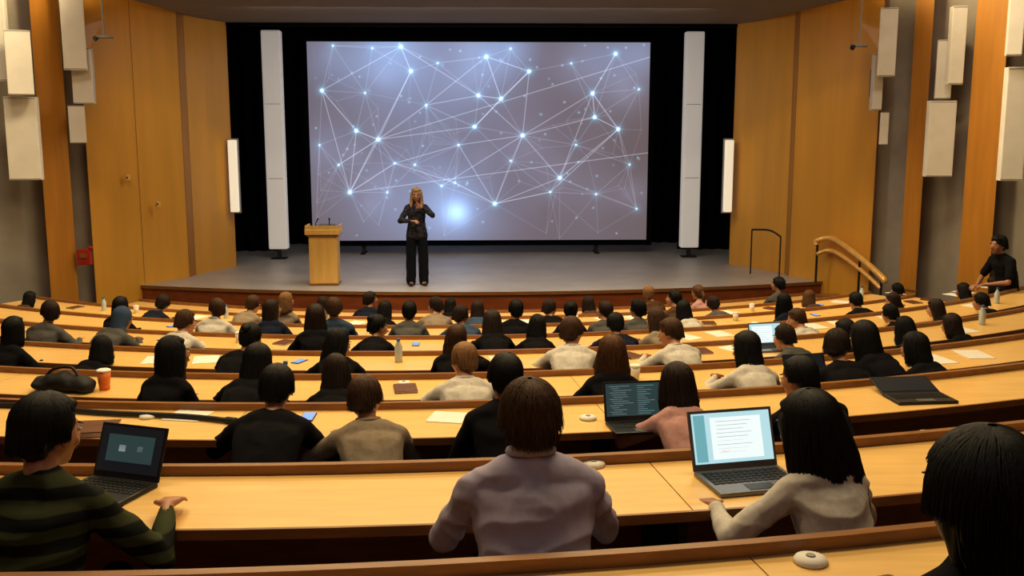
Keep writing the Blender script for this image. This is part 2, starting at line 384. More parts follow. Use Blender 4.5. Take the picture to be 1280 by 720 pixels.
BX=[(-22,6,-20,102,15.9,'left'),(10,38,38,119,15.6,'left'),(12,48,121,225,15.9,'left'),(79,103,-25,88,16.5,'left'),(92,116,60,130,16.75,'left'),(87,106,132,179,16.6,'left'),
    (1095,1124,10,96,16.2,'right'),(1087,1105,68,138,16.5,'right'),(1098,1112,140,181,16.4,'right'),(1182,1209,8,106,15.6,'right'),(1167,1193,50,124,15.9,'right'),(1153,1196,126,221,15.7,'right'),
    (1256,1284,-25,70,14.4,'right'),(1246,1288,84,226,14.6,'right')]
bl=['cropped white box on left wall at the photo edge','upper white box on the left wall, second stack from the edge','largest white box on the left wall, lowest of its stack','topmost white box nearest the left gold wood panel','middle overlapping white box nearest the left gold wood panel','small lowest white box nearest the left gold wood panel',
 'tall upper white box nearest the right gold wood panel','overlapping middle white box nearest the right gold wood panel','small lowest white box nearest the right gold wood panel','tall topmost white box of the middle stack on right wall','second white box of the middle stack on right wall','wide lowest white box of the middle stack on right wall','upper white box at the right edge, above the large one','large white box low on the right wall at the photo edge']
for i,((a,c,y0,y1,D,sd),lb) in enumerate(zip(BX,bl)):
    A=at_y(a,y1,D); C=at_y(c,y0,D); x=(A.x+C.x)/2; w=C.x-A.x; z0=A.z; z1=C.z
    rz=(.25 if sd=='left' else -.25)+(.14 if i%2 else -.10)
    T=thing('acoustic_box','slim '+lb,'wall box',(x,D,z0),rz,'white boxes mounted on the side walls')
    b=B(); box(b,(0,0,(z1-z0)/2),(w*.88,.16,z1-z0),0,.012); obj('housing',b,M['white'],T,world=False)
    b=B(); box(b,(0,.20,(z1-z0)*.5),(.05,.26,(z1-z0)*.5)); obj('bracket',b,M['dark'],T,world=False)
    for s in (-1,1):
        b=B(); box(b,(0,-.081,(z1-z0)*(.5+s*.485)),(w*.84,.006,.012)); obj('trim_line',b,M['whiteseam'],T,world=False)
for px,py,D,nm in ((130,46,15.8,'left'),(1074,57,15.8,'right')):
    q=at_y(px,py,D); T=thing('hanging_rod','thin grey hanging rod with small crossbar near the %s wall boxes'%nm,'hanging rod',(q.x,q.y,q.z),0,'thin rods hanging by the side walls')
    b=B(); tube(b,[(q.x,q.y,q.z),(q.x,q.y,8.2)],.016); obj('rod',b,M['whiteseam'],T)
    b=B(); tube(b,[(q.x-.13,q.y-.03,q.z),(q.x+.13,q.y+.03,q.z)],.026,10); obj('crossbar',b,M['whiteseam'],T,True)
    b=B(); tube(b,[(q.x-.10,q.y-.03,q.z-.01),(q.x-.13,q.y-.05,q.z-.05)],.035,10); obj('lamp_head',b,M['dark'],T)
q=at_y(106,325,16.75); T=thing('fire_alarm_box','small red fire point box low on the left wall','fire alarm box',(q.x,q.y,q.z-.15))
b=B(); box(b,(q.x,q.y,q.z+.05),(.22,.12,.26),0,.015); obj('housing',b,M['red'],T)
b=B(); box(b,(q.x,q.y-.065,q.z+.08),(.12,.02,.08),0,.004); obj('cover',b,M['rail'],T)
b=B(); tube(b,[(q.x+.08,q.y,q.z+.15),(q.x+.12,q.y-.02,q.z+.22)],.035,10); obj('beacon',b,M['red'],T)
for px,py,D,lb in ((160,222,17.75,'small beige socket plate on the left gold panel'),(198,255,18.2,'small dark plate low on the left gold panel')):
    q=at_y(px,py,D); T=thing('wall_plate',lb,'wall plate',(q.x,q.y,q.z)); b=B(); box(b,(q.x,q.y,q.z),(.08,.06,.10),.6,.01); obj('plate',b,M['lect'],T)
    b=B(); box(b,(q.x-.005,q.y-.035,q.z),(.025,.02,.03),.6); obj('socket',b,M['dark'],T)
# ---------------------------------------------------------------- lectern
q=at_z(407,355,1.0); x,y=q.x,q.y
T=thing('lectern','light wooden lectern with wider top tray standing on stage left of speaker','lectern',(x,y,1.0))
b=B(); box(b,(x,y,1.0+.02),(.52,.42,.04),0,.005); obj('plinth',b,M['rail'],T)
b=B(); box(b,(x,y-.17,1.0+.48),(.48,.03,.88)); obj('front_panel',b,M['lect'],T)
for s in (-1,1):
    b=B(); box(b,(x+s*.235,y+.0,1.0+.48),(.03,.36,.88)); obj('side_panel',b,M['lect'],T)
b=B(); box(b,(x,y,1.97),(.62,.5,.10),0,.012); obj('top_tray',b,M['lect'],T)
b=B(); box(b,(x,y,1.905),(.56,.45,.03)); obj('dark_recess',b,M['rail'],T)
b=B(); box(b,(x,y-.235,2.05),(.60,.02,.07)); 
for s in (-1,1): box(b,(x+s*.295,y,2.05),(.02,.46,.07))
obj('top_lip',b,M['lect'],T)
for dx in (-.12,.12):
    b=B(); tube(b,[(x+dx,y-.15,2.02),(x+dx,y-.14,2.12),(x+dx*.9,y-.05,2.17),(x+dx*.85,y-.01,2.19)],[.008,.008,.012,.018]); obj('gooseneck_microphone',b,M['dark'],T)
b=B(); box(b,(x+.05,y+.05,2.06),(.3,.22,.05),0,.01); obj('control_panel',b,M['lapgrey'],T)
# ---------------------------------------------------------------- stage steps and rails
T=thing('stage_steps','wooden steps leading up to the right end of the stage','steps',(6.0,16.9,FL0))
for i in range(4):
    z=FL0+(1.0-FL0)*(i+1)/5; y=16.4+.28*i
    b=B(); box(b,(5.95,y+.14,(z+FL0)/2),(1.0,.28,z-FL0)); obj('step',b,M['rail'] if i%2 else M['panel'],T)
T=thing('handrail','thick golden handrail curving down beside the steps at right of stage','handrail',(5.75,17.6,1.0))
P0=at_y(1022,301,17.9); P1=at_y(1042,299,17.7); P2=at_y(1075,322,17.0); P3=at_y(1102,346,16.4)
b=B(); tube(b,bez([P0+Vector((-.02,0,-.08)),P0,P1,P2,P3,P3+Vector((.03,-.06,-.08))]),.055,10); obj('rail',b,M['brass'],T,True)
b=B(); tube(b,bez([P0+Vector((.0,0,-.24)),P1+Vector((0,0,-.22)),P2+Vector((0,0,-.20)),P3+Vector((0,0,-.20))]),.04,8); obj('lower_rail',b,M['brass'],T,True)
for p,z in ((P0,1.0),(P2,.6),(P3,FL0)):
    b=B(); tube(b,[p,(p.x,p.y,z)],.022); obj('post',b,M['dark'],T)
T=thing('handrail','slim dark metal handrail on stage in front of right gold wall','handrail',(5.3,19.2,1.0))
P0=at_y(940,287,19.0); P1=at_y(962,288,18.6); P2=at_y(976,296,18.3)
b=B(); tube(b,bez([P0,P1,P2]),.018,8); obj('rail',b,M['dark'],T,True)
for p in (P0,P2):
    b=B(); tube(b,[p,(p.x,p.y,1.0)],.014); obj('post',b,M['dark'],T)
# ---------------------------------------------------------------- figures
def ball(c,r,n=12,m=8):
    if not hasattr(r,'__len__'): r=(r,r,r)
    out=[]
    for j in range(m+1):
        th=PI*j/m
        for i in range(n if 0<j<m else 1):
            ph=2*PI*i/n; out.append((c[0]+r[0]*math.sin(th)*math.cos(ph),c[1]+r[1]*math.sin(th)*math.sin(ph),c[2]+r[2]*math.cos(th)))
    return out
def hull(acc,*balls,M4=None,n=12,m=8):
    t=bmesh.new()
    for c,r in balls:
        for p in ball(c,r,n,m): t.verts.new(M4@Vector(p) if M4 is not None else p)
    bmesh.ops.convex_hull(t,input=t.verts[:])
    dead=[v for v in t.verts if not v.link_faces]
    if dead: bmesh.ops.delete(t,geom=dead,context='VERTS')
    bmesh.ops.recalc_face_normals(t,faces=t.faces)
    t.verts.index_update(); o=len(acc[0]); acc[0].extend([v.co.copy() for v in t.verts])
    acc[1].extend([[o+v.index for v in f.verts] for f in t.faces]); t.free()
def remesh(acc,vox,it,disp=None,ridge=False):
    me=bpy.data.meshes.new('tmp'); me.from_pydata([tuple(v) for v in acc[0]],[],acc[1]); o=bpy.data.objects.new('tmp',me); COL.objects.link(o)
    r=o.modifiers.new('r','REMESH'); r.mode='VOXEL'; r.voxel_size=vox; r.use_smooth_shade=True
    if it:
        s=o.modifiers.new('s','SMOOTH'); s.factor=.5; s.iterations=it
    dg=bpy.context.evaluated_depsgraph_get(); dg.update()
    out=bpy.data.meshes.new_from_object(o.evaluated_get(dg)); bpy.data.objects.remove(o); bpy.data.meshes.remove(me)
    out.materials.clear()
    if disp:
        amp,sc=disp
        ns=[v.normal.copy() for v in out.vertices]
        for v,nn in zip(out.vertices,ns):
            q=Vector((v.co.x*sc[0]+v.co.z*sc[2]*.5,v.co.y*sc[1],v.co.z*sc[2]-v.co.x*sc[0]*.3)); k=noise.noise(q)
            v.co+=nn*amp*((.35-abs(k)*2) if ridge else k)
    for p in out.polygons: p.use_smooth=True
    return out
def ik(S,W,l1,l2,pole):
    d=W-S; L=d.length
    if L>l1+l2-.01: W=S+d.normalized()*(l1+l2-.01); d=W-S; L=d.length
    u=d/L; a=(l1*l1-l2*l2+L*L)/(2*L); h=math.sqrt(max(0,l1*l1-a*a)); p=Vector(pole); p=(p-u*p.dot(u)).normalized()
    return S+u*a+p*h,W
def hand(acc,W,d,nrm,side,curl=.35):
    d=d.normalized(); s=d.cross(nrm).normalized(); nn=s.cross(d).normalized(); ts=-s*side
    hull(acc,(W,.021),(W+d*.03,.02),n=8,m=6)
    hull(acc,(W+d*.01,.019),(W+d*.085+s*.030,.011),(W+d*.088-s*.030,.011),(W+d*.03+ts*.026,.013),n=8,m=6)
    for k,(o,L) in enumerate(((-.033,.068),(-.011,.080),(.011,.076),(.033,.058))):
        if side<0: o=-o
        p=W+d*.085+s*o; a=curl
        for q,(f,r) in enumerate(((.45,.0088),(.32,.008),(.23,.0072))):
            dd=d*math.cos(a)-nn*math.sin(a)+s*o*1.4; p2=p+dd*L*f
            hull(acc,(p,r),(p2,r*.93),n=7,m=5); p=p2; a+=curl
    p=W+d*.028+ts*.026; p1=p+(d*.65+ts*.75).normalized()*.036; p2=p1+(d*.9+ts*.25-nn*.25).normalized()*.03
    hull(acc,(p,.013),(p1,.0105),n=7,m=5); hull(acc,(p1,.0105),(p2,.0085),n=7,m=5)
FIG={}
PL=(-.75,-.75,-.45); PR=(.75,-.75,-.45)
def figure(key,lean=8,yaw=0,pitch=0,fem=False,stand=False,wl=None,wr=None,pl=PL,pr=PR,wide=False,handn=None,curl=.35,neckf=0.02,jacket=False,vox=.0075,big=1.0,fold=.006,hs=1.06,roll=0,neck=.142,sleeve=.90,coll=.010,slope=.03):
    if key in FIG: return FIG[key]
    k=.93 if fem else 1.0
    P=Vector((0,0,.575 if not stand else .93)); L=math.radians(lean)
    u1=Vector((0,math.sin(L*.7),math.cos(L*.7))); u2=Vector((0,math.sin(L*1.15),math.cos(L*1.15)))
    W=P+u1*.17; C=W+u2*.165; S=C+u2*.10; NB=S+u2*.045
    sw=(.172 if not fem else .142)*big
    hv=Vector((0,math.sin(L*.8+.12),math.cos(L*.8+.12)))
    HCt=NB+hv*neck+Vector((0,neckf,0))
    MH=Matrix.Translation(HCt)@Matrix.Rotation(math.radians(yaw),4,'Z')@Matrix.Rotation(math.radians(roll),4,'Y')@Matrix.Rotation(math.radians(-pitch),4,'X')@Matrix.Scale(hs,4)
    hw,ww,cw=(.165,.155,.172) if not fem else (.165,.120,.138)
    hw*=big; ww*=big; cw*=big
    SL=[S+Vector((s*sw,0,-slope)) for s in (-1,1)]
    wl=Vector(wl) if wl else Vector((-.13,.47,.80)); wr=Vector(wr) if wr else Vector((.13,.47,.80))
    l1,l2=(.285*k+.005,.25*k+.005)
    arms=[]
    for s,Wp,pole in ((-1,wl,pl),(1,wr,pr)):
        Sx=SL[0] if s<0 else SL[1]; E,Wq=ik(Sx,Wp,l1,l2,pole); arms.append((s,Sx,E,Wq))
    hips=[]; 
    for s in (-1,1):
        if stand: H=Vector((s*.09,0,.90)); K=Vector((s*.105,.02,.49)); A=Vector((s*.11,-.01,.09))
        else: H=Vector((s*.09,.02,.545)); K=Vector((s*.12,.43,.54)); A=Vector((s*.12,.40,.09))
        hips.append((s,H,K,A))
    a=[[],[]]; nk=.054 if not fem else .044
    hull(a,(P,(hw*.7,.08,.08)),(W,(ww*.7,.06,.08))); hull(a,(W,(ww*.7,.06,.08)),(C,(cw*.7,.065,.08)))
    hull(a,(C,(cw*.7,.065,.06)),(SL[0]*.8+SL[1]*.2,.03),(SL[1]*.8+SL[0]*.2,.03)); hull(a,(C,.06),(NB-hv*.03,nk*.9))
    for s,Sx,E,Wq in arms:
        hull(a,(C,.05),(Sx,.035*k)); hull(a,(Sx,.04*k),(E,.034*k)); hull(a,(E,.034*k),(E+(Wq-E)*.3,.036*k)); hull(a,(E+(Wq-E)*.3,.036*k),(Wq,.023*k))
        d=(Wq-E).normalized()
        nr=Vector(handn[0 if s<0 else 1]) if handn else Vector((0,0,1))
        if handn is None:
            d=Vector((d.x*.5,abs(d.y)+.3,-.12)).normalized()
        hand(a,Wq,d,nr,s,curl)
    for s,H,K,A in hips:
        hull(a,(H,.075),(K,.052)); hull(a,(K,.052),(K+(A-K)*.35,.052)); hull(a,(K+(A-K)*.35,.052),(A,.036))
        hull(a,(A+Vector((0,-.01,-.05)),.032),(A+Vector((0,.13,-.055)),(.038,.04,.025)))
    hull(a,(NB-hv*.03,nk),(MH@Vector((0,-.02,-.05)),nk))
    h=lambda *b_,**kw: hull(a,*b_,M4=MH,**kw)
    h(((0,-.008,.025),(.074,.093,.088)),n=18,m=12)
    h(((0,.03,-.01),(.064,.062,.07)),((0,.052,-.088),(.026,.028,.020)),((0,.0,-.055),(.052,.05,.04)),n=14,m=10)
    h(((0,.076,.030),(.046,.014,.010))); 
    for s in (-1,1):
        h(((s*.038,.066,-.028),(.022,.016,.018)))
        h(((s*.077,-.005,-.008),(.010,.019,.030)),((s*.083,-.015,.008),(.006,.014,.018)),n=10,m=6)
    h(((0,.088,.012),(.008,.009,.008)),((0,.112,-.024),(.011,.011,.009)),((-.013,.096,-.03),(.008,.01,.007)),((.013,.096,-.03),(.008,.01,.007)),n=10,m=6)
    h(((0,.088,-.056),(.020,.011,.009)),n=10,m=6)
    body=remesh(a,vox,2)
    b=bmesh.new(); b.from_mesh(body)
    def add(c,r,mi,seg=10):
        rr=bmesh.ops.create_uvsphere(b,u_segments=seg,v_segments=8,radius=1); 
        bmesh.ops.transform(b,matrix=MH@Matrix.Translation(c)@Matrix.Diagonal((*r,1)),verts=rr['verts'])
        for v in rr['verts']:
            for f in v.link_faces: f.material_index=mi; f.smooth=True
    for s in (-1,1):
        add((s*.031,.086,.004),(.0135,.009,.0075),1); add((s*.031,.0935,.004),(.0058,.003,.0062),2); add((s*.033,.090,.024),(.018,.006,.0035),2)
    add((0,.0975,-.052),(.021,.005,.0038),3); add((0,.0965,-.060),(.018,.005,.0045),3)
    b.to_mesh(body); b.free()
    # shirt
    a=[[],[]]; g=.018 if not jacket else .026
    hull(a,(P+Vector((0,0,-.02 if not stand else -.08)),(hw+g,.130+g*.3,.07)),(W,(ww+g,.122+g*.3,.08))); hull(a,(W,(ww+g,.122+g*.3,.08)),(C,(cw+g,.125+g*.3,.09)))
    if fem: hull(a,(C+Vector((-.06,.06,.0)),(.06,.06,.06)),(C+Vector((.06,.06,.0)),(.06,.06,.06)))
    hull(a,(C,(cw+g,.122+g*.3,.09)),(SL[0]+Vector((.02,0,0)),.060),(SL[1]-Vector((.02,0,0)),.060))
    inn=[S+Vector((s*sw*.55,-.005,.0)) for s in (-1,1)]
    hull(a,(inn[0],(.06,.07,.055)),(inn[1],(.06,.07,.055)),(NB+hv*.012,(nk+.012,nk+.014,.03)))
    for i_ in (0,1): hull(a,(SL[i_],.058*k+g*.15),(inn[i_],(.06,.065,.055)))
    hull(a,(C,(cw*.8,.10,.06)),(NB-hv*.01,(nk+.018,nk+.018,.02)))
    hull(a,(NB-hv*.01,(nk+.018,nk+.018,.02)),(NB+hv*.025,(nk+.013,nk+.013,.012)))
    for s,Sx,E,Wq in arms:
        if sleeve<.3:
            hull(a,(Sx,.060*k+g*.2),(Sx+(E-Sx)*.75,.054*k+g*.15)); continue
        hull(a,(Sx,.060*k+g*.2),(E,.048*k+g*.15)); hull(a,(E,.048*k+g*.15),(E+(Wq-E)*.3,.048*k)); hull(a,(E+(Wq-E)*.3,.048*k),(E+(Wq-E)*sleeve,.035*k))
    shirt=remesh(a,.011 if fold<.01 else .008,4,(fold,(7,7,10)),True)
    b=bmesh.new(); cr_=nk+coll; ring=[NB+hv*(.026+coll*.3)+Vector((math.cos(2*PI*i/20)*cr_,math.sin(2*PI*i/20)*cr_,0))+hv*(-.016*math.sin(2*PI*i/20)) for i in range(20)]
    tube(b,ring,.011 if coll<.012 else .017,8,closed=True); bmesh.ops.recalc_face_normals(b,faces=b.faces); collar=bpy.data.meshes.new('collar'); b.to_mesh(collar); b.free()
    for p in collar.polygons: p.use_smooth=True
    a=[[],[]]
    hull(a,(P+Vector((0,0,-.01)),(hw+.012,.125,.085)),(hips[0][1],.09),(hips[1][1],.09))
    for s,H,K,A in hips:
        w=.02 if wide else 0
        hull(a,(H,.092),(K,.068+w)); hull(a,(K,.068+w),(A+Vector((0,0,.01 if not wide else -.03)),.052+w*1.6))
    tr=remesh(a,.013,3,(.008,(9,9,9)))
    shoes=[]
    for s,H,K,A in hips:
        a=[[],[]]; hull(a,(A+Vector((0,-.02,-.055)),(.042,.045,.03)),(A+Vector((0,.0,.0)),(.042,.045,.02)))
        hull(a,(A+Vector((0,-.02,-.058)),(.042,.045,.03)),(A+Vector((s*.01,.16,-.063)),(.044,.05,.025)))
        shoes.append(remesh(a,.01,2))
    FIG[key]=dict(body=body,shirt=shirt,trousers=tr,shoes=shoes,collar=collar,MH=MH,top=(MH@Vector((0,0,.124))).z)
    return FIG[key]
HAIR={}
def add_strands(me,kind,seed):
    rr=random.Random(seed); V=[];Fc=[]
    big={'full':1.22,'mane':1.10}.get(kind,1.0); messy={0:.6,1:1.4}[seed%2]
    R=(.088*big,.102*(1+(big-1)*.5),.092*(1+(big-1)*.9)); C0=Vector((0,-.016-.02*(big-1)/.3,.038))
    tails={'short':[(-.015,.97,0),(-.050,.82,-.006)],'tail':[(-.0,.9,0),(-.02,.7,-.02)],'bun':[(-.01,.92,0),(-.05,.75,0)],
      'bob':[(-.02,1.04,0),(-.07,1.08,-.012),(-.115,1.04,-.02),(-.145,.94,-.02)],
      'long':[(-.03,1.08,-.01),(-.10,1.18,-.03),(-.19,1.14,-.06),(-.27,.98,-.085),(-.33,.78,-.10)],
      'mane':[(-.03,1.18,-.01),(-.10,1.34,-.03),(-.20,1.32,-.06),(-.31,1.14,-.085),(-.41,.86,-.10)],
      'front':[(-.03,1.05,0),(-.09,1.12,-.005),(-.15,1.12,.02),(-.20,1.05,.03)],
      'full':[(-.01,1.02,0),(-.06,.95,-.006),(-.10,.80,-.01)]}[kind]
    part=rr.choice((-.3,.3))
    for i in range(1500):
        th=rr.uniform(0,2*PI); st,ct=math.sin(th),math.cos(th); k=1.0+rr.uniform(-.015,.05)*messy; sw=rr.uniform(-.45,.45)*messy
        front=st>.30
        pm_=(.55+rr.uniform(0,.35) if st>.65 else 1.0+rr.uniform(0,.25)) if front else 1.5
        wv=rr.uniform(0,6.28); P=[]
        for j in range(6):
            ph=.08+(pm_-.08)*j/5; t2=th+sw*(1-ph/1.6)+.06*messy*math.sin(wv+j*1.3)
            P.append(C0+Vector((R[0]*k*math.sin(ph)*math.cos(t2)+part*.012*(1-ph/1.5),R[1]*k*math.sin(ph)*math.sin(t2),R[2]*k*math.cos(ph))))
        if not front:
            nT=len(tails) if st<.1 or kind in('long','mane','front','bob') else 1
            cut=rr.uniform(.45,1.0); dx,dy=rr.uniform(-.012,.012)*messy,rr.uniform(-.010,.006)*messy
            for j,(z,s,yo) in enumerate(tails[:nT]):
                if kind in ('short','tail','bun','full') and abs(ct)>.85 and j>0: break
                flat=1.0 if kind not in('long','mane') else max(.45,1-.14*j)
                f=(j+1)/len(tails); wob=.007*messy*math.sin(wv+j*1.7)
                P.append(Vector((ct*R[0]*s*k+dx*f+wob,C0.y+yo+st*R[1]*flat*k+dy*f,z*(1 if j<len(tails)-1 else cut*.3+.7)+rr.uniform(-.006,.006))))
        o=len(V); r0=.0017
        for j,p in enumerate(P):
            w=r0*(1 if j<len(P)-1 else .3)
            n=(p-Vector((0,-.02,min(p.z,.03)))).normalized(); tdir=(P[min(j+1,len(P)-1)]-P[max(j-1,0)]).normalized(); sd=n.cross(tdir)
            V+= [p+sd*w*1.3,p-sd*w*1.3,p+n*w*1.2]
        for j in range(len(P)-1):
            a=o+j*3
            Fc+=[(a,a+3,a+5,a+2),(a+2,a+5,a+4,a+1),(a+1,a+4,a+3,a)]
    t=bpy.data.meshes.new('t'); t.from_pydata([tuple(v) for v in V],[],Fc)
    b=bmesh.new(); b.from_mesh(me); b.from_mesh(t); b.to_mesh(me); b.free(); bpy.data.meshes.remove(t)
    for p in me.polygons: p.use_smooth=True
def hair(kind,seed=0):
    key=(kind,seed%2 if kind in('short','bob','long') else 0)
    if key in HAIR: return HAIR[key]
    a=[[],[]]; h=lambda *b_,**kw: hull(a,*b_,**kw)
    if kind!='hood':
        h(((0,-.016,.036),(.083,.097,.086)),n=18,m=12)
        h(((0,-.045,.0),(.078,.064,.068)),((0,-.062,-.048),(.058,.036,.030)),n=14)
        h(((0,.055,.085),(.053,.03,.020)),((0,.0,.102),(.055,.05,.020)))
    if kind=='short':
        for s in (-1,1): h(((s*.074,.006,.02),(.010,.016,.03)))
    if kind=='bob':
        for s in (-1,1): h(((s*.062,.0,.04),(.028,.055,.05)),((s*.064,-.02,-.09),(.024,.04,.03)))
        h(((0,-.05,.02),(.086,.065,.07)),((0,-.07,-.10),(.082,.04,.03)))
    if kind in ('long','mane'):
        q=.96 if kind=='long' else 1.10
        for s in (-1,1): h(((s*.064*q,.0,.04),(.028,.055,.05)),((s*.072*q,-.03,-.14),(.026,.042,.055)))
        h(((0,-.05,.02),(.090*q,.068*q,.08)),((0,-.08,-.13),(.098*q,.048*q,.06)))
        h(((0,-.08,-.13),(.098*q,.048*q,.06)),((.0,-.115,-.25),(.080*q,.032*q,.05)))
        if kind=='mane': h(((.0,-.115,-.25),(.094,.038,.06)),((.0,-.13,-.35),(.066,.026,.04)))
    if kind=='front':
        for s in (-1,1):
            h(((s*.060,.0,.04),(.032,.06,.05)),((s*.078,.0,-.10),(.026,.04,.05))); h(((s*.078,.0,-.10),(.026,.04,.05)),((s*.085,.055,-.17),(.022,.020,.03)))
        h(((0,-.05,.02),(.086,.065,.07)),((0,-.08,-.14),(.09,.045,.05)))
    if kind=='tail':
        h(((0,-.11,.03),(.03,.03,.03)),((0,-.15,-.02),(.03,.03,.04))); h(((0,-.15,-.02),(.03,.03,.04)),((0,-.16,-.2),(.028,.022,.05)))
    if kind=='bun': h(((0,-.095,.08),(.046,.044,.044)))
    if kind=='full':
        h(((0,-.035,.035),(.106,.102,.106)),n=20,m=14); h(((0,-.05,.0),(.102,.082,.08)),((0,-.06,-.08),(.085,.06,.04)),n=16)
    if kind=='hood':
        h(((0,-.02,.03),(.095,.105,.10)),((0,-.06,-.08),(.085,.075,.06)),n=16,m=10); h(((0,-.06,-.08),(.085,.075,.06)),((0,-.08,-.17),(.12,.06,.04)))
        m=remesh(a,.009,3)
    else:
        m=remesh(a,.007,2,(.006,(45,45,9))); add_strands(m,kind,key[1])
    HAIR[key]=m; return m
def setm(o,i,m): o.material_slots[i].link='OBJECT'; o.material_slots[i].material=m
def add_part(name,me,mats,parent):
    o=bpy.data.objects.new(name,me)
    while len(me.materials)<len(mats): me.materials.append(mats[len(me.materials)])
    COL.objects.link(o); o.parent=parent
    for i,m in enumerate(mats): setm(o,i,m)
    return o
PC=[0]
def person(fig,hk,hc,sc,loc,rz,label,skin=0,scale=1,group=None,collar=False,sx=1):
    PC[0]+=1
    T=thing('person',label,'person',loc,rz,group); T.scale=(scale*sx,scale,scale)
    add_part('body',fig['body'],[SK[skin],M['eyew'],M['iris'],M['lip']],T)
    add_part('shirt',fig['shirt'],[SH[sc]],T); add_part('trousers',fig['trousers'],[M['trous']],T)
    if collar or sc in 'wle': add_part('collar',fig['collar'],[SH[sc]],T)
    for s in fig['shoes']: add_part('shoe',s,[M['shoe']],T)
    if hk:
        o=add_part('hair' if hk!='hood' else 'hood',hair(hk,PC[0]),[HC[hc] if hk!='hood' else SH[hc]],T); o.matrix_local=fig['MH']
    return T
def proto(H,fem,var):
    opts=[('u',1.30),('m',1.21),('l',1.09)]
    yaws=[0,22,-24,8,-46,42][var%6]
    best=min(opts,key=lambda o:abs(o[1]*(1 if not fem else .985)-H))[0]
    key='%s%d%d'%(best,fem,var%6)
    kw=dict(u=dict(lean=4,pitch=0),m=dict(lean=26,pitch=-4),l=dict(lean=44,pitch=10,neckf=.03))[best]
    wr=[((-.15,.47,.80),(.13,.47,.80)),((-.05,.46,.80),(.17,.5,.80)),((-.18,.5,.80),(.02,.45,.80)),((-.1,.44,.80),(.12,.44,.80)),((-.22,.46,.80),(.16,.42,.80)),((-.12,.42,.80),(.24,.46,.80))][var%6]
    if best=='l': wr=((-.18,.58,.80),(.10,.54,.80))
    if var%6==3 and best!='l':
        wr=((-.1,.44,.80),(.06,.27 if best=='u' else .42,1.03 if best=='u' else .98))
    return figure(key,fem=fem,yaw=yaws,roll=[0,6,-7,8,-4,5][var%6],wl=wr[0],wr=wr[1],vox=.0095,slope=.045,**kw)
def chair_meshes():
    b=B(); box(b,(0,.03,.425),(.44,.42,.05),0,.02); s=bpy.data.meshes.new('seat'); b.to_mesh(s); b.free()
    b=B(); pr=None
    for i in range(9):
        a=-.5+i/8; x=a*.42; y=-.255+.05*(a*2)**2
        q=[b.verts.new((x,y,.52)),b.verts.new((x,y-.03,.52)),b.verts.new((x,y-.05,.80)),b.verts.new((x,y-.02,.80))]
        if pr:
            for k in range(4): b.faces.new((pr[k],pr[(k+1)%4],q[(k+1)%4],q[k]))
        else: b.faces.new(q)
        pr=q
    b.faces.new(pr[::-1]); bmesh.ops.recalc_face_normals(b,faces=b.faces); k=bpy.data.meshes.new('backrest'); b.to_mesh(k); b.free()
    b=B(); lathe(b,(0,.02,0),[(.14,0),(.14,.015),(.035,.04),(.03,.40)],16); box(b,(0,-.22,.44),(.05,.12,.03)); box(b,(0,-.275,.50),(.05,.03,.14)); bmesh.ops.recalc_face_normals(b,faces=b.faces); p=bpy.data.meshes.new('pedestal'); b.to_mesh(p); b.free()
    for m in (s,k): m.materials.append(M['chair'])
    p.materials.append(M['dark']); return (('seat',s),('backrest',k),('pedestal',p))
CH=chair_meshes()
def chair(loc,rz,label):
    T=thing('chair',label,'chair',loc,rz,'black fixed chairs at the desks')
    for n,m in CH:
        o=bpy.data.objects.new(n,m); COL.objects.link(o); o.parent=T
SEAT=-.90
